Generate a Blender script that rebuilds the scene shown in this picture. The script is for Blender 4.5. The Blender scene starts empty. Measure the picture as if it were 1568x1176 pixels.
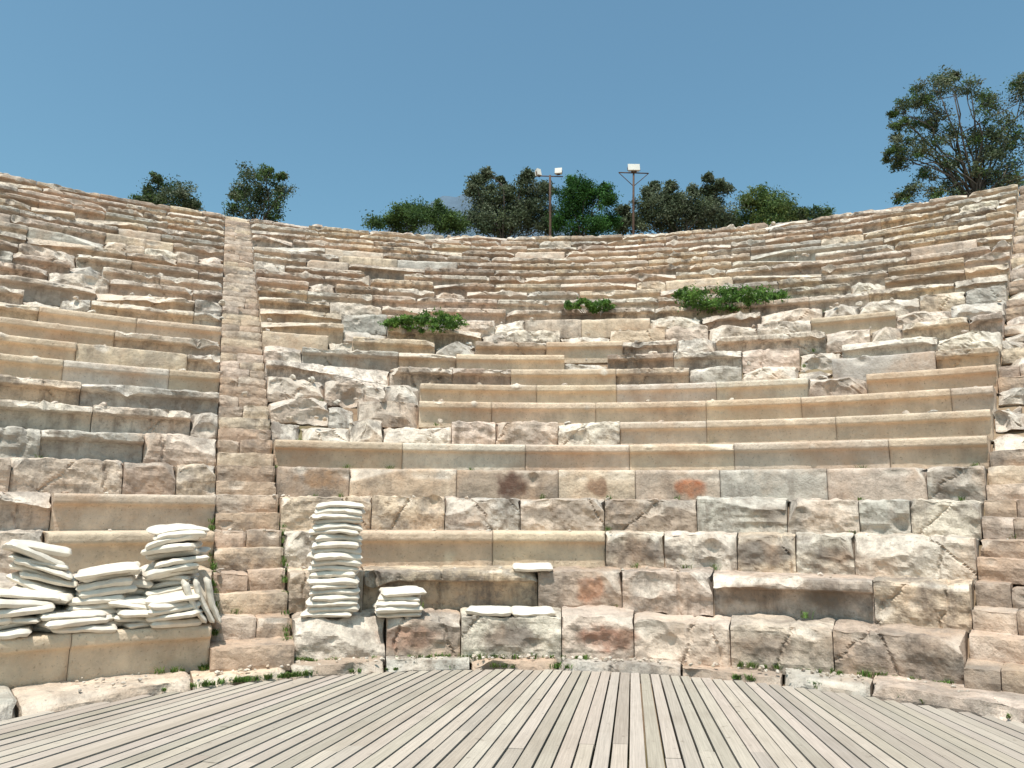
import bpy, math, random
import numpy as np
from mathutils import Vector, Matrix
random.seed(7)
RNG = np.random.default_rng(7)
sc = bpy.context.scene

# ------------------------------------------------------------------ layout
EYE = 1.6
PITCH = math.radians(9.2)
F = 1184.0
CP, SP = math.cos(PITCH), math.sin(PITCH)
C = np.array([0.1, 1.3])
R1 = 6.9; TREAD = 0.68; RISE = 0.41; Z0 = 0.10
NROW = 26
ST_L = math.radians(-21.8); ST_R = math.radians(37.1); HW = 0.37
def Rn(n): return R1 + TREAD*(n-1)
def Zn(n): return Z0 + RISE*n
def bearing(p):                       # survey bearing number of a world point
    x, y, z = p
    return 784 + F*x/(y*CP + (z-EYE)*SP)
def survey(px, py, Y):                # world point seen on a bearing at a depth
    u = 588-py
    k = Y/(F*CP - u*SP)
    return np.array([(px-784)*k, Y, EYE+(F*SP+u*CP)*k])

# ------------------------------------------------------------------ noise
def _h(ix, iy, iz, s):
    h = (ix*374761393 + iy*668265263 + iz*2147483647 + s*974711) & 0xffffffff
    h = ((h ^ (h >> 13))*1274126177) & 0xffffffff
    h = ((h ^ (h >> 16))*2246822519) & 0xffffffff
    return ((h ^ (h >> 15)) & 0xffff)/65535.0
def vn(p, s=0):
    f = np.floor(p); i = f.astype(np.int64); t = p-f; t = t*t*(3-2*t)
    r = 0
    for a in (0, 1):
        wa = t[..., 0] if a else 1-t[..., 0]
        for b in (0, 1):
            wb = t[..., 1] if b else 1-t[..., 1]
            for c in (0, 1):
                wc = t[..., 2] if c else 1-t[..., 2]
                r = r + wa*wb*wc*_h(i[..., 0]+a, i[..., 1]+b, i[..., 2]+c, s)
    return r*2-1
def fbm(p, s=0, o=3):
    r = 0; a = 1.0
    for k in range(o):
        r = r + a*vn(p*(2.03**k), s+k*17); a *= 0.5
    return r/1.7

# ------------------------------------------------------------------ mesh builder
class MB:
    def __init__(s):
        s.v = []; s.nv = 0; s.loops = []; s.sizes = []; s.sm = []; s.col = []; s.fr = []; s.uv = []
    def add(s, v, quads=None, polys=None, smooth=False, col=None, fresh=None, uv=None):
        v = np.asarray(v, float).reshape(-1, 3); n = len(v)
        if quads is not None and len(quads):
            q = np.asarray(quads, np.int64)
            s.loops.append((q+s.nv).ravel()); s.sizes.append(np.full(len(q), q.shape[1])); s.sm.append(np.full(len(q), smooth))
        for p in (polys or []):
            s.loops.append(np.asarray(p)+s.nv); s.sizes.append(np.array([len(p)])); s.sm.append(np.array([False]))
        s.v.append(v); s.nv += n
        if col is None: col = np.ones((n, 4))
        col = np.asarray(col, float)
        if col.ndim == 1: col = np.tile(col, (n, 1))
        s.col.append(col)
        s.fr.append(np.zeros(n) if fresh is None else np.asarray(fresh).ravel())
        s.uv.append(np.zeros((n, 2)) if uv is None else uv)
    def build(s, name, mat, parent=None, uv=False):
        me = bpy.data.meshes.new(name)
        v = np.concatenate(s.v); lp = np.concatenate(s.loops); sz = np.concatenate(s.sizes)
        me.vertices.add(len(v)); me.vertices.foreach_set("co", v.ravel())
        me.loops.add(len(lp)); me.loops.foreach_set("vertex_index", lp.astype(np.int32))
        me.polygons.add(len(sz)); st = np.concatenate([[0], np.cumsum(sz)[:-1]])
        me.polygons.foreach_set("loop_start", st.astype(np.int32))
        me.update(calc_edges=True)
        me.polygons.foreach_set("use_smooth", np.concatenate(s.sm).astype(bool))
        a = me.attributes.new("tint", 'FLOAT_COLOR', 'POINT'); a.data.foreach_set("color", np.concatenate(s.col).ravel())
        b = me.attributes.new("fresh", 'FLOAT', 'POINT'); b.data.foreach_set("value", np.concatenate(s.fr))
        if uv:
            u = me.uv_layers.new(name="UVMap"); u.data.foreach_set("uv", np.concatenate(s.uv)[lp].ravel())
        me.materials.append(mat); me.validate(); me.update()
        o = bpy.data.objects.new(name, me); sc.collection.objects.link(o)
        if parent: o.parent = parent
        return o
def empty(name):
    e = bpy.data.objects.new(name, None); sc.collection.objects.link(e); return e
def gridq(a, b):
    i, j = np.meshgrid(np.arange(a-1), np.arange(b-1), indexing='ij')
    k = (i*b+j).ravel()
    return np.stack([k, k+1, k+b+1, k+b], 1)

# ------------------------------------------------------------------ materials
def newmat(name, rough=0.9):
    m = bpy.data.materials.new(name); m.use_nodes = True
    nt = m.node_tree; b = nt.nodes["Principled BSDF"]; b.inputs["Roughness"].default_value = rough
    b.inputs["Specular IOR Level"].default_value = 0.25
    return m, nt, b
def N(nt, t, **k):
    n = nt.nodes.new(t)
    for a, v in k.items(): setattr(n, a, v)
    return n
def noise(nt, vec, scale, detail=6, rough=0.6):
    n = N(nt, "ShaderNodeTexNoise"); n.inputs["Scale"].default_value = scale
    n.inputs["Detail"].default_value = detail; n.inputs["Roughness"].default_value = rough
    nt.links.new(vec, n.inputs["Vector"]); return n.outputs["Fac"]
def ramp(nt, fac, a, b, va=0.0, vb=1.0):
    n = N(nt, "ShaderNodeMapRange"); n.inputs[1].default_value = a; n.inputs[2].default_value = b
    n.inputs[3].default_value = va; n.inputs[4].default_value = vb; n.clamp = True
    nt.links.new(fac, n.inputs[0]); return n.outputs[0]
def mul(nt, a, b, op='MULTIPLY'):
    n = N(nt, "ShaderNodeMath", operation=op)
    for i, x in enumerate((a, b)):
        if isinstance(x, (int, float)): n.inputs[i].default_value = x
        else: nt.links.new(x, n.inputs[i])
    return n.outputs[0]
def mix(nt, fac, a, b, mode='MIX'):
    n = N(nt, "ShaderNodeMix", data_type='RGBA', blend_type=mode)
    for s, x in ((0, fac), (6, a), (7, b)):
        if isinstance(x, (int, float)): n.inputs[s].default_value = x
        elif isinstance(x, tuple): n.inputs[s].default_value = (*x, 1)
        else: nt.links.new(x, n.inputs[s])
    return n.outputs[2]
def bump(nt, h, strength, dist, prev=None):
    n = N(nt, "ShaderNodeBump"); n.inputs["Strength"].default_value = strength; n.inputs["Distance"].default_value = dist
    nt.links.new(h, n.inputs["Height"])
    if prev: nt.links.new(prev, n.inputs["Normal"])
    return n.outputs[0]

def stone_material():
    m, nt, b = newmat("weathered_limestone", 0.92)
    tc = N(nt, "ShaderNodeTexCoord").outputs["Object"]
    at = N(nt, "ShaderNodeAttribute", attribute_name="tint")
    fr = N(nt, "ShaderNodeAttribute", attribute_name="fresh").outputs["Fac"]
    wear = at.outputs["Alpha"]
    st = N(nt, "ShaderNodeMapping"); st.inputs["Scale"].default_value = (5, 5, 0.9); nt.links.new(tc, st.inputs[0])
    col = mix(nt, 1.0, at.outputs["Color"], (1, 1, 1), 'MULTIPLY')
    v = noise(nt, tc, 3.0, 9, 0.65)
    g = N(nt, "ShaderNodeCombineColor")
    vv = ramp(nt, v, 0.3, 0.7, 0.78, 1.16)
    for i in range(3): nt.links.new(vv, g.inputs[i])
    col = mix(nt, 1.0, col, g.outputs[0], 'MULTIPLY')
    o = ramp(nt, noise(nt, tc, 1.1, 8, 0.65), 0.48, 0.66, 0, 0.55)
    col = mix(nt, o, col, (0.50, 0.32, 0.205))
    ff = mul(nt, fr, ramp(nt, noise(nt, tc, 2.2, 8, 0.7), 0.34, 0.56, 0.15, 0.95))
    col = mix(nt, ff, col, (0.73, 0.65, 0.56))
    gr = mul(nt, ramp(nt, noise(nt, tc, 1.9, 11, 0.74), 0.465, 0.60, 0, 0.8), wear)
    col = mix(nt, gr, col, (0.215, 0.185, 0.16))
    g2 = mul(nt, ramp(nt, noise(nt, tc, 6.5, 9, 0.72), 0.51, 0.65, 0, 0.65), wear)
    col = mix(nt, g2, col, (0.18, 0.14, 0.112))
    sk = mul(nt, ramp(nt, noise(nt, st.outputs[0], 1.0, 8, 0.65), 0.51, 0.66, 0, 0.75), mul(nt, wear, 0.9))
    col = mix(nt, sk, col, (0.16, 0.12, 0.095))
    pit = ramp(nt, noise(nt, tc, 34, 4, 0.6), 0.60, 0.70, 0, 0.5)
    col = mix(nt, pit, col, (0.15, 0.11, 0.08))
    nt.links.new(col, b.inputs["Base Color"])
    b1 = bump(nt, noise(nt, tc, 9, 9, 0.65), 0.65, 0.05)
    b2 = bump(nt, noise(nt, tc, 60, 5, 0.6), 0.4, 0.008, b1)
    nt.links.new(b2, b.inputs["Normal"])
    return m
STONE = stone_material()

def soil_material():
    m, nt, b = newmat("dry_soil", 1.0)
    tc = N(nt, "ShaderNodeTexCoord").outputs["Object"]
    c = mix(nt, ramp(nt, noise(nt, tc, 1.5, 10, 0.7), 0.35, 0.65), (0.20, 0.13, 0.085), (0.33, 0.25, 0.17))
    c = mix(nt, ramp(nt, noise(nt, tc, 0.25, 8, 0.6), 0.5, 0.6, 0, 0.6), c, (0.11, 0.12, 0.05))
    nt.links.new(c, b.inputs["Base Color"])
    nt.links.new(bump(nt, noise(nt, tc, 12, 8, 0.7), 0.6, 0.05), b.inputs["Normal"])
    return m
SOIL = soil_material()

def wood_material():
    m, nt, b = newmat("weathered_decking", 0.85)
    uv = N(nt, "ShaderNodeUVMap"); uv.uv_map = "UVMap"
    mp = N(nt, "ShaderNodeMapping"); mp.inputs["Scale"].default_value = (1.2, 38, 1); nt.links.new(uv.outputs[0], mp.inputs[0])
    at = N(nt, "ShaderNodeAttribute", attribute_name="tint")
    tc = N(nt, "ShaderNodeTexCoord").outputs["Object"]
    gn = noise(nt, mp.outputs[0], 2.0, 7, 0.65)
    g = N(nt, "ShaderNodeCombineColor"); vv = ramp(nt, gn, 0.3, 0.7, 0.76, 1.14)
    for i in range(3): nt.links.new(vv, g.inputs[i])
    c = mix(nt, 1.0, at.outputs["Color"], g.outputs[0], 'MULTIPLY')
    c = mix(nt, ramp(nt, noise(nt, tc, 1.4, 8, 0.6), 0.5, 0.72, 0, 0.4), c, (0.25, 0.20, 0.155))
    c = mix(nt, ramp(nt, noise(nt, tc, 14, 5, 0.6), 0.64, 0.74, 0, 0.6), c, (0.13, 0.10, 0.075))
    nt.links.new(c, b.inputs["Base Color"])
    nt.links.new(bump(nt, gn, 0.35, 0.006), b.inputs["Normal"])
    return m
WOOD = wood_material()

def leaf_material(name):
    m, nt, b = newmat(name, 0.7)
    at = N(nt, "ShaderNodeAttribute", attribute_name="tint")
    nt.links.new(at.outputs["Color"], b.inputs["Base Color"])
    tr = N(nt, "ShaderNodeBsdfTranslucent"); nt.links.new(at.outputs["Color"], tr.inputs[0])
    mx = N(nt, "ShaderNodeMixShader"); mx.inputs[0].default_value = 0.3
    nt.links.new(b.outputs[0], mx.inputs[1]); nt.links.new(tr.outputs[0], mx.inputs[2])
    nt.links.new(mx.outputs[0], nt.nodes["Material Output"].inputs[0])
    return m
LEAF = leaf_material("leaves")
def plain(name, col, rough=0.8, nz=6.0, amt=0.25, metal=0.0, bmp=0.3):
    m, nt, b = newmat(name, rough)
    tc = N(nt, "ShaderNodeTexCoord").outputs["Object"]
    dark = tuple(c*(1-amt) for c in col)
    c = mix(nt, ramp(nt, noise(nt, tc, nz, 6, 0.65), 0.35, 0.65), dark, tuple(col))
    nt.links.new(c, b.inputs["Base Color"]); b.inputs["Metallic"].default_value = metal
    nt.links.new(bump(nt, noise(nt, tc, nz*4, 6, 0.6), bmp, 0.01), b.inputs["Normal"])
    return m
BARK = plain("bark", (0.11, 0.09, 0.075), 0.95, 5, 0.5)
CUSH = plain("white_canvas", (0.75, 0.68, 0.585), 0.8, 5, 0.22, bmp=0.5)
RUST = plain("rusty_steel", (0.12, 0.07, 0.05), 0.7, 8, 0.5)
LAMP = plain("lamp_housing", (0.62, 0.60, 0.55), 0.5, 8, 0.15)
MOUNT = plain("hazy_mountain_rock", (0.11, 0.16, 0.22), 1.0, 0.01, 0.3)  # blue of distant haze is painted into the rock colour

# ------------------------------------------------------------------ stone blocks
def resample(P, res):
    P = np.array(P, float); d = np.r_[0, np.cumsum(np.hypot(*np.diff(P, axis=0).T))]
    n = max(4, int(d[-1]/res)); t = np.linspace(0, d[-1], n+1)
    t = np.unique(np.concatenate([t, d])); keep = [t[0]]
    for x in t[1:]:
        if x-keep[-1] > res*0.35: keep.append(x)
    t = np.array(keep)
    return np.stack([np.interp(t, d, P[:, 0]), np.interp(t, d, P[:, 1])], 1)
def profile(kind, h, depth, res, lip=0.042):
    if kind in ('clean', 'worn'):
        rc = .045 if kind == 'clean' else .10; ll = lip if kind == 'clean' else .055
        P = [(0.14, -h-0.05), (rc+.005, -h-0.03), (rc, -.28), (rc-.005, -.19), (rc-.012, -.14), (-ll+.012, -.115), (-ll, -.10), (-ll, -.03), (-ll+.012, -.005), (0.0, 0), (0.24, 0)]
        P = [(a, max(b, -h-.05)) for a, b in P]
    else:
        P = [(0.12, -h-0.05), (0.0, -h-0.03), (-0.01, -h*.5), (0.0, -.05), (0.015, -.0), (0.24, 0)]
    Q = resample(P, res)
    ext = [(a, 0.0) for a in np.linspace(0.24, depth, 5)[1:]]
    return np.vstack([Q, ext])

CREAM = np.array([0.69, 0.60, 0.50]); TAN = np.array([0.66, 0.525, 0.39]); PINK = np.array([0.63, 0.505, 0.41])
GREY = np.array([0.50, 0.455, 0.40]); BROWN = np.array([0.45, 0.345, 0.27]); ORAN = np.array([0.50, 0.365, 0.27])
PAL = {'clean': [(TAN, 6), (CREAM, 2), (PINK, 1)], 'worn': [(PINK, 4), (TAN, 4), (GREY, 1), (BROWN, 1.5), (CREAM, 3)],
       'rough': [(GREY, 2), (PINK, 3), (CREAM, 4), (BROWN, 1), (TAN, 2)], 'broken': [(GREY, 2), (PINK, 3), (BROWN, 1), (CREAM, 4)],
       'stair': [(ORAN, 3), (BROWN, 2), (TAN, 3), (PINK, 4)], 'rim': [(ORAN, 2), (PINK, 4), (TAN, 3), (GREY, 1)],
       'flat': [(PINK, 4), (TAN, 4), (BROWN, 1), (GREY, 1)]}
def pick(kind):
    p = PAL[kind]; w = np.array([x[1] for x in p], float)
    return p[RNG.choice(len(p), p=w/w.sum())][0]*RNG.uniform(0.92, 1.07)*RNG.uniform(0.985, 1.015, 3)
WEAR = {'clean': 0.22, 'worn': 1.0, 'rough': 0.85, 'broken': 0.85, 'stair': 0.8, 'rim': 0.5, 'flat': 0.7}
STAINS = []   # (world point, radius, colour, rz)

def block(mb, Rf, th0, th1, ztop, h, depth, kind, res, amp=1.0):
    R = Rf((th0+th1)/2); L = (th1-th0)*R
    if L < 0.05: return
    prof = profile(kind, h, depth, res)
    m = len(prof); n = max(3, int(L/res))+1
    s = np.linspace(0, L, n)
    S = np.repeat(s[:, None], m, 1); r = np.repeat(prof[None, :, 0], n, 0); z = np.repeat(prof[None, :, 1], n, 0)
    tg = np.gradient(prof, axis=0); nr = -tg[:, 1]; nz_ = tg[:, 0]; ln = np.hypot(nr, nz_)+1e-9
    nr, nz_ = nr/ln, nz_/ln            # outward: riser normal -> r negative
    V = np.stack([S, r, z], -1)
    off = RNG.uniform(0, 90, 3)
    A = {'clean': .003, 'worn': .012, 'rough': .034, 'broken': .042, 'stair': .02, 'rim': .04, 'flat': .007}[kind]*amp
    base = V.copy()
    d = A*(fbm(base*4.5+off, 3, 4)*1.3)
    if kind in ('rough', 'broken', 'rim', 'stair'):
        rid = 1-np.abs(vn(base*np.array([5, 5, 7])+off, 9)*1.6); d = d + A*0.6*rid - A*0.35
    fresh = np.zeros((n, m))
    if kind in ('worn', 'flat'):      # crumbling lip edge
        lipw = np.clip((base[..., 2]+.16)/.05, 0, 1)*np.clip((.12-base[..., 1])/.08, 0, 1)
        ero = np.clip(fbm(base*np.array([3.2, 5, 5])+off+40, 11, 4)*1.5-.12, 0, 1)
        if kind == 'flat': ero = ero*.5
        d = d-.075*ero*lipw; fresh = np.clip(ero*lipw*3, 0, .8)
    V[..., 1] += nr[None]*d
    V[..., 2] += nz_[None]*d
    # worn vertical corners at joints
    e = np.minimum(S, L-S); rr = {'clean': .005, 'worn': .014, 'rough': .02, 'broken': .03, 'stair': .02, 'rim': .05, 'flat': .008}[kind]
    k = np.clip(1-e/rr, 0, 1)**2
    V[..., 1] += np.where(base[..., 1] < 0.1, k*rr*0.8, 0)
    V[..., 2] -= np.where(base[..., 2] > -0.06, k*rr*0.4, 0)
    nc, cmax, nscoop, smax = {'clean': (RNG.integers(0, 2), .03, RNG.integers(0, 3), .06),
        'worn': (RNG.integers(0, 4), .07, RNG.integers(1, 5), .14), 'flat': (RNG.integers(0, 3), .04, RNG.integers(1, 3), .1),
        'rough': (RNG.integers(2, 6), .10, RNG.integers(1, 4), .18), 'broken': (RNG.integers(4, 8), .22, RNG.integers(2, 5), .26),
        'stair': (RNG.integers(0, 2), .04, RNG.integers(0, 3), .08), 'rim': (RNG.integers(2, 5), .1, RNG.integers(1, 3), .2)}[kind]
    for _ in range(int(nc)):
        q = np.array([RNG.uniform(0, L), -0.02, 0.0]); 
        nn = np.array([RNG.uniform(-.9, .9), -RNG.uniform(.25, 1), RNG.uniform(.35, 1)]); nn /= np.linalg.norm(nn)
        if abs(nn[0]) < 0.25: c = RNG.uniform(0.0, cmax*0.5)
        elif kind == 'clean':
            q[0] = 0 if nn[0] < 0 else L; c = RNG.uniform(0.0, .03)
        else:
            q[0] = 0 if nn[0] < 0 else L; c = RNG.uniform(0.1, 1)*cmax + abs(nn[0])*RNG.uniform(0, 0.12)
        dd = (V-(q-nn*c))@nn; mk = dd > 0
        dd = np.where(mk, dd, 0); V = V-dd[..., None]*nn*0.96
        fresh = np.maximum(fresh, np.clip(dd/0.03, 0, 1)*RNG.uniform(.3, 1))
    for _ in range(int(nscoop)):
        rad = RNG.uniform(.4, 1)*smax
        c = np.array([RNG.uniform(0, L), -rad*RNG.uniform(.4, .85), RNG.uniform(-.7, 1)*rad - (RNG.uniform(0, h*.8) if RNG.random() < .35 else 0)])
        dv = (V-c)*np.array([RNG.uniform(.35, .9), 1, 1]); dist = np.linalg.norm(dv, axis=-1)+1e-6
        wob = rad*(1+.25*vn(base*9+off, 21)); mk = dist < wob
        push = np.where(mk, wob-dist, 0)
        pd = dv/dist[..., None]; pd[..., 0] *= 0.2
        V = V+pd*push[..., None]
        fresh = np.maximum(fresh, np.clip(push/0.03, 0, 1)*RNG.uniform(.2, .9))
    if kind in ('rough', 'broken', 'worn') and L > .6 and RNG.random() < .6:     # cracks across the face
        for _ in range(RNG.integers(1, 3)):
            s0 = RNG.uniform(.15, .85)*L; sl = RNG.uniform(-1.2, 1.2)
            line = s0+sl*base[..., 2]+.05*vn(base*8+off, 51)
            cr_ = np.exp(-((base[..., 0]-line)/.014)**2); V[..., 1] += np.where(base[..., 1] < .12, cr_*.035, 0); V[..., 2] -= np.where(base[..., 2] > -.02, cr_*.02, 0)
    if kind not in ('clean', 'flat'):
        d2 = 0.008*amp*vn(base*22+off, 31); V[..., 1] += nr[None]*d2; V[..., 2] += nz_[None]*d2
        V[..., 0] += 0.006*vn(base*20+off, 37)
    V[..., 0] = np.clip(V[..., 0], 0, L)
    tilt = RNG.normal(0, {'clean': .001, 'flat': .002, 'worn': .004, 'broken': .02}.get(kind, .007)); rj = RNG.normal(0, {'clean': .002, 'flat': .006, 'worn': .010}.get(kind, .016))
    zj = RNG.normal(0, {'clean': .001, 'flat': .003, 'worn': .006}.get(kind, .010))
    if kind == 'broken' and RNG.random() < .3: zj -= RNG.uniform(.05, .17); rj += RNG.uniform(0, .08)
    V[..., 2] += tilt*(V[..., 0]-L/2)/max(L, .3) + zj; V[..., 1] += rj
    th = th0+(V[..., 0]/L)*(th1-th0); Rr = Rf(th)+V[..., 1]
    W = np.stack([C[0]+Rr*np.sin(th), C[1]+Rr*np.cos(th), ztop+V[..., 2]], -1)
    tint = pick(kind); col = np.ones((n, m, 4)); col[..., :3] = tint
    col[..., 3] = WEAR[kind]*RNG.uniform(.45, 1.2)
    for p, rad, c, rz in STAINS:
        dx = (W-p)/np.array([rad, rad, rz]); q = np.linalg.norm(dx, axis=-1)
        if q.min() > 2: continue
        q = q+.45*fbm(W*11, 5, 3)
        f = np.clip((1.15-q)/.4, 0, 1)[..., None]; col[..., :3] = col[..., :3]*(1-f)+np.array(c)*f
        fresh = fresh*(1-f[..., 0]*.8)
    polys = [list(range(m)), list(range((n-1)*m+m-1, (n-1)*m-1, -1))]
    mb.add(W, gridq(n, m)[:, ::-1], polys, smooth=(kind in ('clean', 'flat')), col=col.reshape(-1, 4), fresh=fresh)

def kind_of(n, px, right):
    r = RNG.random()
    if px < 375:      # left wedge
        if n == 1: return 'clean'
        if n == 2: return 'rough'
        if n == 3: return 'rough' if px < 60 else 'clean'
        if n == 4: return 'worn' if px < 30 else 'clean'
        if n == 5: return 'rough'
        if n in (6, 7): return 'rough' if r < .25 else 'worn'
        if n in (13, 14, 15, 16) and px < 170: return 'broken' if r < .8 else 'worn'
        if n <= 12: return 'clean' if r < .3 else ('flat' if r < .38 else ('rough' if r < .43 else 'worn'))
        return 'broken' if r < .04 else ('rough' if r < .10 else ('flat' if r < .2 else 'worn'))
    if n == 1: return 'rough' if (px > 1150 or r < .5) else 'worn'
    if n == 2: return 'clean' if 600 < px < 830 else ('rough' if px > 1150 or r < .6 else 'worn')
    if n == 3: return 'clean' if 530 < px < 950 else ('broken' if r < .3 else 'rough')
    if n == 4: return 'rough'
    if n == 5: return 'flat' if px < 1450 else 'rough'
    if n == 6: return 'clean' if px < 1480 else 'worn'
    if n == 7: return ('broken' if r < .5 else 'rough') if px < 930 else 'clean'
    if n == 8: return 'clean' if 620 < px < 1190 or 1230 < px < 1500 else 'broken'
    if n == 9: return 'clean' if (640 < px < 1150 or 1330 < px < 1500) else 'broken'
    if 10 <= n <= 14:
        return 'broken' if r < .36 else ('rough' if r < .50 else ('flat' if r < .56 else ('clean' if r < .64 else 'worn')))
    if n >= 20: return 'flat' if r < .08 else ('worn' if r < .97 else 'rough')
    return 'broken' if r < .08 else ('rough' if r < .14 else ('flat' if r < .2 else 'worn'))

def wp(n, px, z):
    az = math.atan((px-784)/(F*CP + (z-EYE)*SP*F/10)); lo, hi = 2.0, 40.0
    for _ in range(40):
        mid = (lo+hi)/2; x, y = mid*math.sin(az), mid*math.cos(az)
        if math.hypot(x-C[0], y-C[1]) < Rn(n): lo = mid
        else: hi = mid
    return np.array([x, y, z])
STAINS.append((wp(5, 1053, Zn(5)-.24), .21, (0.46, 0.13, 0.05), .12))
STAINS.append((wp(5, 785, Zn(5)-.21), .25, (0.13, 0.075, 0.055), .19))
STAINS.append((wp(5, 500, Zn(5)-.16), .35, (0.38, 0.24, 0.15), .14))
STAINS.append((wp(5, 915, Zn(5)-.24), .16, (0.30, 0.19, 0.13), .13))
STAINS.append((wp(3, 693, Zn(3)-.3), .09, (0.74, 0.63, 0.49), .11))
for n_, p_, rd, cl, rz in ((3, 990, .32, (.20, .17, .145), .14), (3, 1150, .4, (.24, .20, .165), .13), (3, 1265, .25, (.10, .085, .07), .10), (4, 1195, .3, (.26, .235, .20), .13),
        (2, 900, .16, (.42, .23, .15), .16), (1, 925, .3, (.36, .20, .14), .13), (1, 640, .3, (.40, .25, .18), .12), (1, 785, .28, (.27, .22, .18), .12), (2, 1130, .3, (.30, .23, .18), .13),
        (1, 1150, .3, (.33, .25, .19), .12), (2, 1240, .25, (.26, .19, .14), .12), (4, 840, .3, (.33, .27, .22), .1), (1, 1400, .3, (.30, .24, .19), .1)):
    STAINS.append((wp(n_, p_, Zn(n_)-.2), rd, cl, rz))

THEATRE = empty("ancient_theatre_seating")
LIM = math.radians(66)
def resof(n): return .024 if n <= 4 else (.029 if n <= 7 else (.035 if n <= 15 else (.042 if n <= 20 else .05)))
def rown(n):
    R = Rn(n); Rf = lambda t: R+0*t
    mb = MB(); hw = (HW+.01)/R
    for a, b, sgn in ((-LIM, ST_L-hw, -1), (ST_L+hw, ST_R-hw, 0), (ST_R+hw, LIM, 1)):
        t = a
        while t < b-1e-4:
            x = C[0]+R*math.sin(t+.03); y = C[1]+R*math.cos(t+.03)
            kd = kind_of(n, bearing((x, y, Zn(n))), sgn)
            ln = {'clean': RNG.uniform(1.1, 2.1), 'worn': RNG.uniform(.8, 2.0), 'rough': RNG.uniform(.5, 1.2), 'broken': RNG.uniform(.4, 1.1), 'flat': RNG.uniform(.9, 1.6)}[kd]
            if n == 1 and sgn == 0: ln = RNG.uniform(.7, 1.15)
            if n >= 10: ln *= 1.1
            t2 = t+ln/R
            if b-t2 < .35/R: t2 = b
            g = {'clean': .0025, 'flat': .003}.get(kd, .0045)
            r_ = resof(n)*(1.0 if abs(t) < .8 else 2.2)
            block(mb, Rf, t+g/R, t2-g/R, Zn(n), RISE, TREAD+.06, kd, r_)
            t = t2
    mb.build("seat_row_%02d" % n, STONE, THEATRE)
for n in range(1, NROW+1): rown(n)
# rim coping
mb = MB(); R = Rn(27)-.2; t = -LIM
while t < LIM:
    ln = RNG.uniform(.35, 1.1)
    if abs(t-ST_L) > .02 and abs(t-ST_R) > .02:
        hh = RNG.uniform(.04, .24); block(mb, lambda q: R+0*q, t, t+ln/R, Zn(26)+hh, hh, .6, 'rim', .06)
    t += ln/R+.0008
mb.build("rim_coping", STONE, THEATRE)
# stairs
for nm, ts in (("left_stair", ST_L), ("right_stair", ST_R)):
    mb = MB()
    for k in range(0, 2*NROW+1):
        z = Z0+RISE/2*(k+1); R = R1-.05+TREAD/2*k - (0.12 if k == 0 else 0)
        hw = HW/R
        parts = [(-hw, hw)] if RNG.random() < .5 else [(-hw, RNG.uniform(-.3, .3)*hw), (None, hw)]
        if len(parts) == 2: parts[1] = (parts[0][1]+.006/R, hw)
        for a, b in parts:
            block(mb, lambda q: R+0*q, ts+a, ts+b, z, RISE/2, TREAD/2+.2, 'stair' if (nm[0] == 'l' or k < 8 or RNG.random() < .5) else 'broken', .03 if k < 20 else .05, .8)
    mb.build(nm, STONE, THEATRE)
# orchestra kerb
DC = np.array([0.1, 3.25]); DR = 4.75
def R0f(t):
    o = DC[1]-C[1]; return o*np.cos(t)+np.sqrt(DR**2-(o*np.sin(t))**2)
mb = MB(); t = -LIM
while t < LIM:
    ln = RNG.uniform(.6, 1.4); R = float(R0f(t))
    block(mb, R0f, t, t+ln/R-.003, .125, .15, max(.3, R1+.12-R), 'rim' if RNG.random() < .3 else 'rough', .03, .45)
    t += ln/R
mb.build("orchestra_kerb", STONE, THEATRE)

# loose rubble on the broken rows
mb = MB()
def pebble(p, s):
    nu, nv = 7, 6
    u = np.linspace(0, 2*np.pi, nu+1)[:-1]; v = np.linspace(0.15, np.pi-.15, nv)
    U, Vv = np.meshgrid(u, v, indexing='ij'); U = np.vstack([U, U[:1]]); Vv = np.vstack([Vv, Vv[:1]])
    X = np.stack([np.cos(U)*np.sin(Vv), np.sin(U)*np.sin(Vv), np.cos(Vv)], -1)
    X = X*(1+.45*vn(X*1.6+RNG.uniform(0, 50, 3), 2))[..., None]
    for _ in range(4):
        nn = RNG.normal(size=3); nn /= np.linalg.norm(nn); dd = np.clip(X@nn-.55, 0, None); X = X-dd[..., None]*nn
    X = X*np.array([1, RNG.uniform(.6, 1), RNG.uniform(.45, .8)])*s
    a = RNG.uniform(0, 6.28); ca, sa = math.cos(a), math.sin(a)
    X = np.stack([X[..., 0]*ca-X[..., 1]*sa, X[..., 0]*sa+X[..., 1]*ca, X[..., 2]], -1)+p
    mb.add(X, gridq(nu+1, nv), [[i*nv for i in range(nu)], [i*nv+nv-1 for i in range(nu)][::-1]], col=np.r_[pick('rough'), .5], fresh=np.full((nu+1)*nv, RNG.uniform(0, .9)))
for _ in range(420):
    n = int(RNG.choice([2, 3, 4, 7, 8, 9, 10, 11, 12, 13, 14, 15, 16, 20])); th = RNG.uniform(-.75, .85)
    s = RNG.uniform(.02, .09) if n > 6 else RNG.uniform(.015, .04); r = Rn(n)+RNG.uniform(.03, .6)
    pebble(np.array([C[0]+r*math.sin(th), C[1]+r*math.cos(th), Zn(n)+s*.25]), s)
for _ in range(160):
    th = RNG.uniform(-LIM, LIM); s = RNG.uniform(.03, .11); r = Rn(27)+RNG.uniform(-.3, .5)
    pebble(np.array([C[0]+r*math.sin(th), C[1]+r*math.cos(th), Zn(26)+s*.4+RNG.uniform(0, .15)]), s)
for _ in range(260):
    th = RNG.uniform(-.6, .95); s = RNG.uniform(.008, .028); ro = float(R0f(th)); r = RNG.uniform(ro+.05, R1-.02)
    pebble(np.array([C[0]+r*math.sin(th), C[1]+r*math.cos(th), .13+s*.3]), s)
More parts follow.
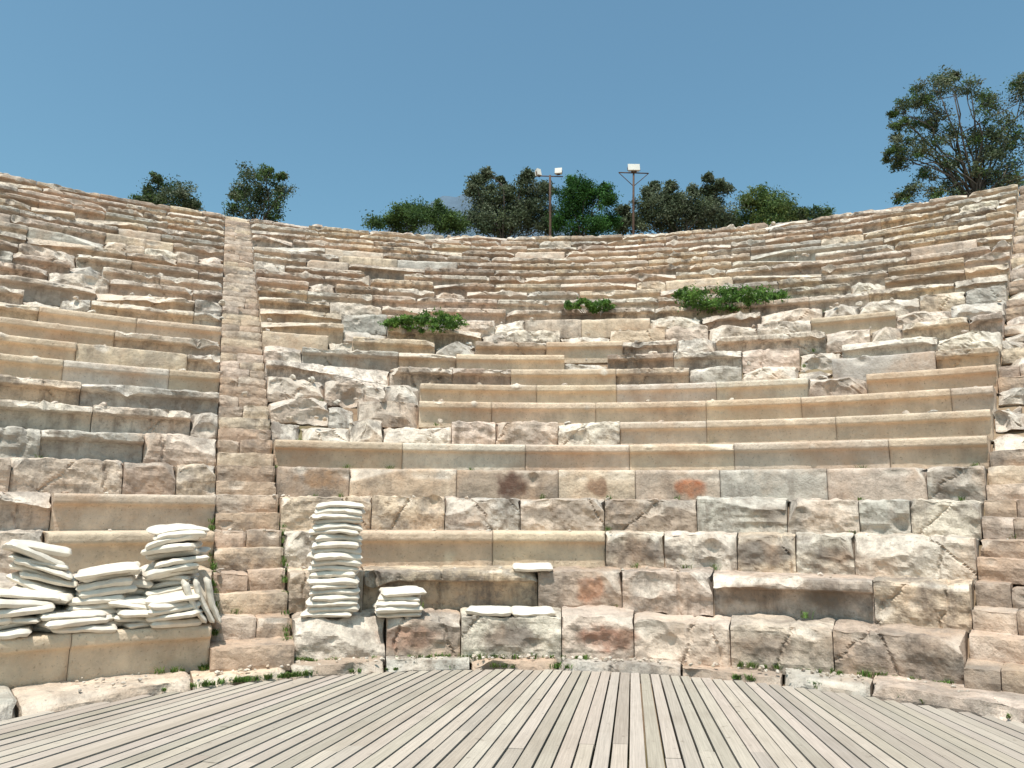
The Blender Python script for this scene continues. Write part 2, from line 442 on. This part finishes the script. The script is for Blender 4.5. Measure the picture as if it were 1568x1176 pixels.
mb.build("loose_rubble", STONE)

# ------------------------------------------------------------------ ground
rs = np.r_[0, 2, 4, 6, np.arange(6.9, 7.5, .2), np.arange(8, 27, 1.0), 30, 35, 42, 50, 60, 80, 120, 200, 400, 900, 2500, 6000]
th = np.linspace(-math.pi, math.pi, 145)
Rg, Tg = np.meshgrid(rs, th, indexing='ij')
w = np.clip((math.radians(125)-np.abs(Tg))/math.radians(20), 0, 1); w = w*w*(3-2*w)
zf = np.where(Rg < 7.05, -.06, np.clip(Z0+RISE*(Rg-R1)/TREAD-.1, -.06, 10.66))
zf = np.where(Rg > 25, 10.66+.12*fbm(np.stack([Rg*np.sin(Tg), Rg*np.cos(Tg), 0*Rg], -1)*.3, 3), zf)
zf = np.where(Rg > 60, 10.6-np.clip((Rg-60)*.05, 0, 14), zf)
zb = np.where(Rg < 9, -.06, -.06-np.clip((Rg-9)*.02, 0, 3.3))
Z = zf*w+zb*(1-w)
mb = MB(); mb.add(np.stack([C[0]+Rg*np.sin(Tg), C[1]+Rg*np.cos(Tg), Z], -1), gridq(len(rs), len(th)), smooth=True)
mb.build("ground", SOIL)

# mountain
mb = MB(); xs = np.linspace(-1500, 2200, 220); ys = np.linspace(0, 1, 26)
X, T = np.meshgrid(xs, ys, indexing='ij'); Y = 1500+T*900
rid = 600+75*np.exp(-((X+130)/200)**2)+26*fbm(np.stack([X/90, 0*X, 0*X], -1), 4, 4)
rid = np.where(X < -250, rid+(X+250)*.5, rid); rid = np.where(X > 100, rid-(X-100)*.3, rid); rid = np.clip(rid, 100, None)
Zm = rid*np.sin(np.clip(T*2.0, 0, 1)*math.pi/2)*1.22 + 25*fbm(np.stack([X/60, Y/60, 0*X], -1), 8, 4)*np.clip(T*3, 0, 1)
Zm = np.clip(Zm*np.clip(1.6-T*.8, 0, 1), -20, None)
mb.add(np.stack([X, Y, Zm], -1), gridq(len(xs), len(ys))[:, ::-1]); mb.build("distant_mountain", MOUNT)

# ------------------------------------------------------------------ deck
mb = MB(); P = np.array([3.0, 19.6]); ph = math.radians(-52); dph = .0078
def inside(x, y): return (x-DC[0])**2+(y-DC[1])**2 < (DR-.03)**2 or (abs(x-DC[0]) < DR-.03 and y < DC[1])
while ph < math.radians(40):
    dx, dy = math.sin(ph), -math.cos(ph); t = 8.0
    while t < 30 and not inside(P[0]+dx*t, P[1]+dy*t): t += .02
    if t < 29.5:
        t += RNG.uniform(-.02, .02); tend = (19.6+7)/max(.2, -dy)
        while t < tend:
            t2 = min(tend, t+RNG.uniform(2.2, 4.2))
            if t == t2: break
            ts = np.linspace(t, t2-.005, 5); zz = .045+RNG.normal(0, .0018)
            gap = RNG.uniform(.005, .0095); ca = []
            for q in ts:
                wl = q*dph/2-gap
                for sg, zo in ((-1, -.03), (-1, 0), (1, 0), (1, -.03)):
                    ca.append((P[0]+dx*q+sg*wl*math.cos(ph), P[1]+dy*q+sg*wl*math.sin(ph), zz+zo+(.0008*sg)))
            v = np.array(ca); uvv = np.stack([np.repeat(ts, 4)+ph*500, np.tile([-.06, -.055, .055, .06], 5)+ph*37], 1)
            c = np.array([.43, .365, .305])*RNG.uniform(.80, 1.1)*RNG.uniform(.98, 1.02, 3)
            mb.add(v, gridq(5, 4), [[0, 1, 2, 3], [19, 18, 17, 16]], col=np.r_[c, 1], uv=uvv)
            t = t2
    ph += dph
mb.build("wooden_deck", WOOD, uv=True)

# ------------------------------------------------------------------ cushions
def cushion(mb, c, w, d, t, yaw, tx=0, ty=0, bend=0.0, b2=0.0):
    a = np.linspace(-1, 1, 19); U, Vv = np.meshgrid(a, a, indexing='ij')
    su = np.sign(U)*np.abs(U)**.7; sv = np.sign(Vv)*np.abs(Vv)**.7
    cr = 1-.05*(np.abs(su)*np.abs(sv))**3
    hh = (1-np.abs(su)**16)**.5*(1-np.abs(sv)**16)**.5
    off = RNG.uniform(0, 90, 3)
    vs = []
    for sg in (1, -1):
        X = np.stack([su*cr*w/2, sv*cr*d/2, sg*hh*t/2], -1)
        X[..., 2] += bend*su**2+b2*sv**2+.010*vn(X*6+off, 4)+.006*vn(X*20+off, 7)
        X[..., 0] += .018*vn(X*5+off, 14); X[..., 1] += .018*vn(X*5+off, 15)
        X[..., 0] += .009*vn(X*22+off, 24); X[..., 1] += .009*vn(X*22+off, 25)
        vs.append(X.reshape(-1, 3))
    M = np.array(Matrix.Rotation(yaw, 3, 'Z') @ Matrix.Rotation(tx, 3, 'X') @ Matrix.Rotation(ty, 3, 'Y'))
    v = np.concatenate(vs)@M.T+np.array(c)
    q = gridq(19, 19); mb.add(v, np.vstack([q[:, ::-1], q+361]), smooth=True)
def cpos(n, px, rr, z):
    p = wp(n, px, EYE-.8); d = p[:2]-C; th = math.atan2(d[0], d[1]); r = Rn(n)+rr
    return np.array([C[0]+r*math.sin(th), C[1]+r*math.cos(th), z]), th
def stack(name, specs):
    mb = MB()
    for (n, px, rr, z0, cnt, lx, tilt, w) in specs:
        p, th = cpos(n, px, rr, z0); T = np.array([math.cos(th), -math.sin(th), 0]); z = 0; 
        dxx = 0; bend = 0; b2 = 0; loose = .03 if tilt else 0
        for i in range(cnt):
            tk = RNG.uniform(.046, .068)
            dxx += lx+RNG.normal(0, .006+loose*.3); bend += RNG.normal(-.0005, .003); b2 += RNG.normal(0, .002)
            jit = RNG.normal(0, .016+loose*.8); tl = tilt*min(1, .35+i*.12)
            c = p+T*(dxx+jit)+np.array([0, 0, z+tk/2])+np.array([math.sin(th), math.cos(th), 0])*RNG.normal(0, .014+loose)
            cushion(mb, c, w*RNG.uniform(.95, 1.05), .46, tk*1.03, -th+RNG.normal(0, .07+abs(tilt)*1.0), RNG.normal(0, .012+loose*.8), tl+RNG.normal(0, .012+abs(tilt)*.3), bend, b2)
            z += tk*.98/max(.75, math.cos(tl))
    return mb.build(name, CUSH)
zt = Zn(1)+.004
stack("white_cushion_stack", [(1, 528, .30, zt, 20, .0008, 0, .50)])
stack("white_cushion_stack.001", [(1, 622, .22, zt, 5, .003, .0, .46)])
stack("white_cushion_stack.002", [(1, 752, .22, zt, 1, 0, 0, .50), (1, 819, .22, zt, 1, 0, 0, .46)])
stack("white_cushion_stack.003", [(2, 812, .16, Zn(2)+.004, 1, 0, 0, .48)])
stack("white_cushion_pile", [
    (1, 4, .2, zt, 3, .01, .08, .5), (1, 62, .2, zt, 6, .02, .16, .5), (1, 135, .42, zt, 13, -.012, .28, .5),
    (1, 160, .15, zt, 3, .01, .05, .52), (1, 190, .3, zt, 9, .006, -.10, .5), (1, 250, .22, zt, 5, .012, .12, .5),
    (1, 275, .42, zt, 16, .008, -.14, .5), (1, 303, .14, zt, 5, -.004, -.12, .46), (1, 228, .46, zt, 7, .0, .1, .5)])
mb = MB()
for i, (px, rr, ty) in enumerate(((325, .12, 1.05), (339, .14, 1.15), (352, .18, 1.25), (345, .3, 1.0))):
    p, th = cpos(1, px, rr, zt+.2); cushion(mb, p, .44, .44, .05, -th, .05, ty, .02, .01)
mb.build("leaning_white_cushions", CUSH)

# ------------------------------------------------------------------ vegetation
def leaves(mb, centers, radii, n_per, size, cols, k=16, fill=.55, flat=1.0):
    for c, r in zip(centers, radii):
        sub = RNG.normal(size=(k, 3)); sub /= np.linalg.norm(sub, axis=1)[:, None]
        sub *= (RNG.uniform(fill, 1.15, (k, 1)))*r; sub[:, 2] *= .9*flat
        for sc_ in sub:
            nn = max(3, int(n_per*RNG.uniform(.4, 1.4)/k))
            cr = r*RNG.uniform(.3, .6)
            p = c+sc_+RNG.normal(size=(nn, 3))*cr*np.array([1, 1, .75*flat])*.66
            base = cols[RNG.integers(len(cols))]*RNG.uniform(.75, 1.3)
            br = RNG.uniform(.7, 1.3, nn)
            a = RNG.normal(size=(nn, 3)); a /= np.linalg.norm(a, axis=1)[:, None]
            b = np.cross(a, RNG.normal(size=(nn, 3))); b /= np.linalg.norm(b, axis=1)[:, None]
            s = size*RNG.uniform(.6, 1.35, (nn, 1))
            q = np.stack([p-a*s, p+b*s*.42, p+a*s, p-b*s*.42], 1)
            col = np.ones((nn, 4, 4)); col[..., :3] = base*br[:, None, None]
            mb.add(q.reshape(-1, 3), np.arange(nn*4).reshape(-1, 4), col=col.reshape(-1, 4))
def tube(mb, pts, rad, k=7):
    pts = np.array(pts); n = len(pts); T = np.gradient(pts, axis=0); T /= np.linalg.norm(T, axis=1)[:, None]+1e-9
    A = np.cross(T, [0.3, .9, .1]); A /= np.linalg.norm(A, axis=1)[:, None]; B = np.cross(T, A)
    a = np.linspace(0, 2*np.pi, k+1)
    v = pts[:, None]+(np.cos(a)[None, :, None]*A[:, None]+np.sin(a)[None, :, None]*B[:, None])*np.array(rad)[:, None, None]
    mb.add(v, gridq(n, k+1), [list(range((n-1)*(k+1), n*(k+1)-1))], smooth=True)
def limb(mb, a, b, r0, r1, wob=.12, n=7):
    t = np.linspace(0, 1, n)[:, None]; L = np.linalg.norm(b-a)
    pts = a*(1-t)+b*t; off = RNG.uniform(0, 50, 3)
    nz = np.stack([vn(np.hstack([t*2.5, t*0, t*0])+off+k*7, k) for k in range(3)], 1)
    pts = pts+nz*wob*L*np.sin(t*math.pi); pts[:, 2] += .10*L*np.sin(t[:, 0]*math.pi)
    tube(mb, pts, np.linspace(r0, r1, n)); return pts
OL = [np.array(x) for x in ((.09, .115, .06), (.12, .145, .085), (.06, .082, .042), (.15, .17, .11))]
GR = [np.array(x) for x in ((.07, .12, .035), (.095, .155, .045), (.04, .078, .025))]
IV = [np.array(x) for x in ((.035, .10, .022), (.055, .145, .03), (.022, .065, .015))]
YG = [np.array(x) for x in ((.13, .17, .045), (.10, .14, .038), (.16, .19, .065))]
def tree(name, bpx, Y, clumps, cols, n_per=420, size=.055, tr=.1, fill=.5, k=16, twigs=2, spr=.5):
    e = empty(name); sc_ = Y/1135.0; g = 10.6
    b0 = survey(bpx, 350, Y); b0[2] = g
    cs = []; rs_ = []
    for (px, py, r) in clumps:
        p = survey(px, py, Y); p[1] += RNG.normal(0, spr)*r*sc_; cs.append(p); rs_.append(r*sc_)
    cs = np.array(cs); rs_ = np.array(rs_)
    mb = MB(); mid = cs.mean(0); fork = b0*(1-.45)+mid*.45; fork[2] = min(fork[2], g+(mid[2]-g)*.5)
    trunk = limb(mb, b0-np.array([0, 0, .2]), fork, tr, tr*.7, .08)
    for c, r in zip(cs, rs_):
        st = trunk[RNG.integers(3, 7)]
        L = limb(mb, st, c, tr*.24, tr*.06, .22)
        for _ in range(twigs):
            d = RNG.normal(size=3); d /= np.linalg.norm(d); d[2] = abs(d[2])*.8
            limb(mb, L[RNG.integers(4, 7)], c+d*r*RNG.uniform(.6, .95), tr*.07, tr*.025, .12, 5)
    mb.build("trunk_and_limbs", BARK, e)
    mb = MB(); leaves(mb, cs, rs_, n_per, size, cols, k, fill); mb.build("foliage", LEAF, e)
    return e
# left pair
tree("olive_tree", 255, 28.5, [(222, 302, 15), (245, 290, 18), (265, 302, 20), (288, 308, 17), (240, 306, 20), (212, 312, 11), (300, 318, 12), (238, 278, 8), (255, 318, 20), (280, 322, 18), (225, 320, 16)], OL+GR, 1200, .05, .08, .1)
tree("olive_tree.001", 392, 27.5, [(365, 288, 14), (385, 280, 18), (405, 275, 18), (425, 290, 14), (372, 308, 18), (395, 308, 20), (420, 310, 16), (358, 325, 13), (385, 328, 18), (430, 272, 8), (405, 265, 9), (355, 300, 8), (395, 292, 16), (410, 330, 16)], OL+GR, 900, .05, .11, .1)
# central group
tree("green_bush", 630, 28.5, [(575, 345, 16), (595, 338, 17), (612, 330, 15), (628, 324, 13), (640, 345, 24), (665, 335, 20), (690, 338, 18), (705, 350, 18), (610, 350, 22), (650, 330, 16), (625, 340, 18), (680, 350, 20), (620, 318, 9), (672, 320, 10)], GR, 1700, .05, .06, .0)
tree("olive_tree.002", 770, 29, [(730, 275, 15), (750, 290, 22), (735, 310, 20), (725, 335, 22), (760, 325, 28), (790, 310, 24), (800, 285, 16), (820, 300, 20), (815, 335, 26), (780, 345, 26), (742, 265, 11), (805, 270, 11), (835, 285, 14), (745, 350, 24), (778, 290, 10), (832, 318, 22), (770, 305, 16), (795, 330, 20), (760, 345, 24), (840, 345, 20), (810, 315, 18), (745, 315, 20), (722, 292, 10), (765, 272, 8)], OL, 1800, .055, .14, .0)
tree("dark_green_ivy_bush", 890, 28, [(870, 295, 20), (890, 287, 18), (910, 293, 20), (926, 310, 15), (865, 325, 22), (892, 325, 26), (918, 335, 20), (880, 350, 24), (852, 340, 16), (923, 290, 10), (908, 350, 20), (890, 305, 20), (875, 310, 20), (932, 335, 14), (875, 278, 10)], IV, 2200, .045, .1, .0, 20)
tree("olive_tree.003", 1040, 29, [(990, 300, 12), (1010, 305, 20), (1005, 330, 24), (1035, 320, 26), (1040, 298, 13), (1065, 310, 22), (1085, 290, 14), (1095, 302, 20), (1105, 330, 24), (1070, 340, 24), (1035, 345, 24), (965, 330, 14), (975, 345, 18), (1082, 273, 8), (1112, 280, 11), (1000, 283, 8), (950, 322, 10), (985, 320, 18), (1060, 328, 20), (1085, 325, 22), (1020, 325, 20), (1000, 345, 22), (950, 345, 14), (1100, 345, 22), (1050, 310, 18), (1060, 288, 9), (1022, 288, 8), (1098, 283, 9)], OL, 1700, .055, .12, .0)
tree("pine_bush", 1175, 29, [(1140, 305, 16), (1160, 299, 15), (1185, 306, 20), (1205, 312, 16), (1150, 325, 22), (1185, 330, 24), (1210, 330, 18), (1130, 335, 20), (1223, 325, 11), (1170, 318, 20), (1165, 335, 20)], YG+GR, 1800, .05, .08, .0)
tree("olive_bush", 1255, 29, [(1240, 324, 12), (1258, 318, 12), (1272, 324, 11), (1225, 333, 12), (1300, 332, 8), (1315, 333, 8), (1285, 333, 10), (1255, 333, 12)], OL+GR, 900, .05, .05, .1)
# big tree on the right
big = [(1425, 130, 20), (1400, 140, 16), (1445, 125, 16), (1465, 140, 16), (1385, 158, 14), (1372, 185, 11), (1410, 172, 20), (1440, 165, 18), (1360, 228, 13), (1385, 218, 16), (1400, 235, 16), (1378, 245, 11), (1425, 215, 18), (1450, 200, 16), (1490, 160, 18), (1520, 150, 21), (1550, 135, 20), (1580, 150, 26), (1500, 190, 18), (1535, 185, 22), (1565, 200, 24), (1470, 235, 18), (1500, 230, 18), (1440, 250, 18), (1415, 265, 16), (1395, 285, 14), (1380, 298, 11), (1460, 272, 18), (1490, 262, 16), (1525, 240, 22), (1555, 245, 22), (1590, 230, 28), (1430, 295, 15), (1530, 275, 20), (1560, 280, 22), (1500, 295, 13), (1620, 180, 32), (1615, 260, 32), (1640, 220, 30), (1558, 120, 12), (1455, 114, 8), (1425, 188, 12), (1515, 212, 16), (1540, 218, 16), (1485, 212, 13), (1548, 265, 16), (1410, 152, 14), (1460, 298, 14), (1515, 265, 16), (1372, 205, 9), (1358, 240, 8), (1368, 170, 8)]
tree("oak_tree", 1508, 24.5, big, OL+GR[:2]+[np.array((.13, .125, .06))], 900, .045, .15, .25, 11, 3)

def plant(name, px, py, Y, w, h, cols, n=26, size=.035):
    p0 = survey(px, py, Y); mb = MB(); k = Y/1160
    cs = []; rr = []
    for _ in range(n):
        u = RNG.uniform(-1, 1); cs.append(p0+np.array([u*w*k, RNG.normal(0, .15)-.1, (RNG.uniform(-.6, .7)*(1-u*u*.7))*h*k])); rr.append(RNG.uniform(.3, .6)*h*k)
    leaves(mb, cs, rr, 130, size, cols, 8, .2, .8); 
    for c in cs[::2]: limb(mb, p0+np.array([(c[0]-p0[0])*.5, .1, -.15]), c, .01, .004, .1, 4)
    return mb.build(name, LEAF)
G2 = [np.array(x) for x in ((.10, .19, .035), (.14, .25, .055), (.065, .13, .03))]
plant("caper_bush", 652, 497, 16.1, 56, 18, G2, 46)
plant("caper_bush.001", 908, 467, 17.5, 42, 12, G2, 30)
plant("caper_bush.002", 1120, 456, 17.0, 72, 26, G2, 70)
plant("caper_bush.003", 1045, 452, 17.5, 12, 11, G2, 10)
# grass tufts in the joints
mb = MB()
def tuft(p, s, n, cols):
    for _ in range(n):
        a = RNG.uniform(0, 6.28); ln = s*RNG.uniform(.5, 1.2); d = np.array([math.cos(a), math.sin(a), 0]); sd = np.array([-d[1], d[0], 0])*.0035
        b = p+RNG.normal(0, s*.3, 3)*np.array([1, 1, 0]); m_ = b+d*ln*.25+np.array([0, 0, ln*.6]); e_ = b+d*ln*.7+np.array([0, 0, ln*.85])
        mb.add(np.array([b-sd, b+sd, m_+sd, m_-sd, e_]), [[0, 1, 2, 3]], [[3, 2, 4]], col=np.r_[cols[RNG.integers(len(cols))]*RNG.uniform(.8, 1.3), 1])
for _ in range(230):
    th_ = RNG.choice([RNG.uniform(-.5, .1), RNG.uniform(.3, .95), RNG.uniform(-.45, -.3)]); r = R1-RNG.uniform(.0, .05) if RNG.random() < .7 else float(R0f(th_))+.02
    tuft(np.array([C[0]+r*math.sin(th_), C[1]+r*math.cos(th_), .11 if r > R1-.06 else .05]), RNG.uniform(.03, .07), 28, G2+YG)
for _ in range(90):
    n = int(RNG.integers(2, 16)); th_ = RNG.uniform(-.7, .8); r = Rn(n)-.02
    tuft(np.array([C[0]+r*math.sin(th_), C[1]+r*math.cos(th_), Zn(n-1)]), RNG.uniform(.05, .1), 22, G2+YG)
for _ in range(60):
    th_ = ST_L+RNG.choice([-1, 1])*HW/8; k_ = RNG.uniform(0, 3); r = Rn(1)+k_*TREAD
    tuft(np.array([C[0]+r*math.sin(th_), C[1]+r*math.cos(th_), Z0+RISE*k_+.12]), .06, 14, G2+YG)
mb.build("grass_tufts", LEAF)

# ------------------------------------------------------------------ floodlight poles
def boxm(mb, c, sx, sy, sz, M=None):
    a = np.array([(x, y, z) for x in (-1, 1) for y in (-1, 1) for z in (-1, 1)], float)*np.array([sx, sy, sz])/2
    if M is not None: a = a@np.array(M).T
    mb.add(a+np.array(c), [[0, 1, 3, 2], [4, 6, 7, 5], [0, 4, 5, 1], [2, 3, 7, 6], [0, 2, 6, 4], [1, 5, 7, 3]])
def lamp(e, c, w, h, yaw=0, tilt=.25):
    M = Matrix.Rotation(yaw, 3, 'Z') @ Matrix.Rotation(-tilt, 3, 'X'); A = np.array(M)
    m1 = MB(); boxm(m1, c, w, .10, h, M); boxm(m1, np.array(c)+A@np.array([0, -.055, 0]), w*1.08, .02, h*1.1, M)
    for i in range(5): boxm(m1, np.array(c)+A@np.array([(-.4+.2*i)*w, .08, 0]), .015, .06, h*.8, M)
    m1.build("floodlight_housing", LAMP, e)
    m2 = MB(); boxm(m2, np.array(c)+A@np.array([0, 0, -h*.5-.04]), w*.5, .03, .05, M); boxm(m2, np.array(c)+A@np.array([-w*.56, 0, -h*.2]), .015, .04, h*.6, M); boxm(m2, np.array(c)+A@np.array([w*.56, 0, -h*.2]), .015, .04, h*.6, M)
    m2.build("lamp_bracket", RUST, e)
Yp = 26.6
e = empty("floodlight_pole"); b = survey(968, 360, Yp); t = survey(968, 264, Yp); mb = MB()
tube(mb, [b-[0, 0, .3], (b+t)/2, t], [.045, .04, .035], 10)
l_, r_ = survey(945, 263, Yp), survey(991, 264, Yp); tube(mb, [l_, (l_+r_)/2, r_], [.022]*3); j = survey(968, 284, Yp)
tube(mb, [l_, (l_+j)/2, j], [.014]*3); tube(mb, [r_, (r_+j)/2, j], [.014]*3); mb.build("pole_and_crossarm", RUST, e)
lamp(e, survey(968, 256, Yp), .40, .24)
e = empty("floodlight_pole"); b = survey(841, 365, Yp); t = survey(840, 268, Yp); mb = MB()
tube(mb, [b-[0, 0, .3], (b+t)/2, t], [.05, .045, .04], 10)
l_, r_ = survey(819, 269, Yp), survey(860, 270, Yp); tube(mb, [l_, (l_+r_)/2, r_], [.02]*3); mb.build("pole_and_crossarm", RUST, e)
lamp(e, survey(822, 264, Yp), .16, .24, .6); lamp(e, survey(853, 262, Yp), .24, .2, -.2)

# ------------------------------------------------------------------ light
EL, AZ = math.radians(69), math.radians(199)
sd = Vector((math.sin(AZ)*math.cos(EL), math.cos(AZ)*math.cos(EL), math.sin(EL)))
L = bpy.data.lights.new("sun", 'SUN'); L.energy = 5.0; L.angle = math.radians(.5); L.color = (1, .945, .87)
so = bpy.data.objects.new("sun", L); so.rotation_euler = sd.to_track_quat('Z', 'Y').to_euler(); sc.collection.objects.link(so)
W = bpy.data.worlds.new("World"); sc.world = W; W.use_nodes = True; nt = W.node_tree
sk = N(nt, "ShaderNodeTexSky", sky_type='NISHITA'); sk.sun_disc = False; sk.sun_elevation = EL; sk.sun_rotation = AZ
sk.air_density = 1.15; sk.dust_density = 2.6; sk.ozone_density = 1.0
bg = nt.nodes["Background"]; bg.inputs[1].default_value = .11
tm = mix(nt, 1.0, sk.outputs[0], (1.04, 1.46, 1.40), 'MULTIPLY')
nt.links.new(tm, bg.inputs[0])

cam = bpy.data.cameras.new("camera"); cam.sensor_width = 36; cam.lens = 36*F/1568; cam.clip_end = 20000
co = bpy.data.objects.new("camera", cam); sc.collection.objects.link(co)
co.matrix_world = Matrix.Translation((0, 0, EYE)) @ Matrix.Rotation(math.pi/2+PITCH, 4, 'X') @ Matrix.Rotation(math.radians(.4), 4, 'Z')
sc.camera = co
sc.view_settings.view_transform = 'Standard'; sc.view_settings.look = 'None'; sc.view_settings.exposure = 0
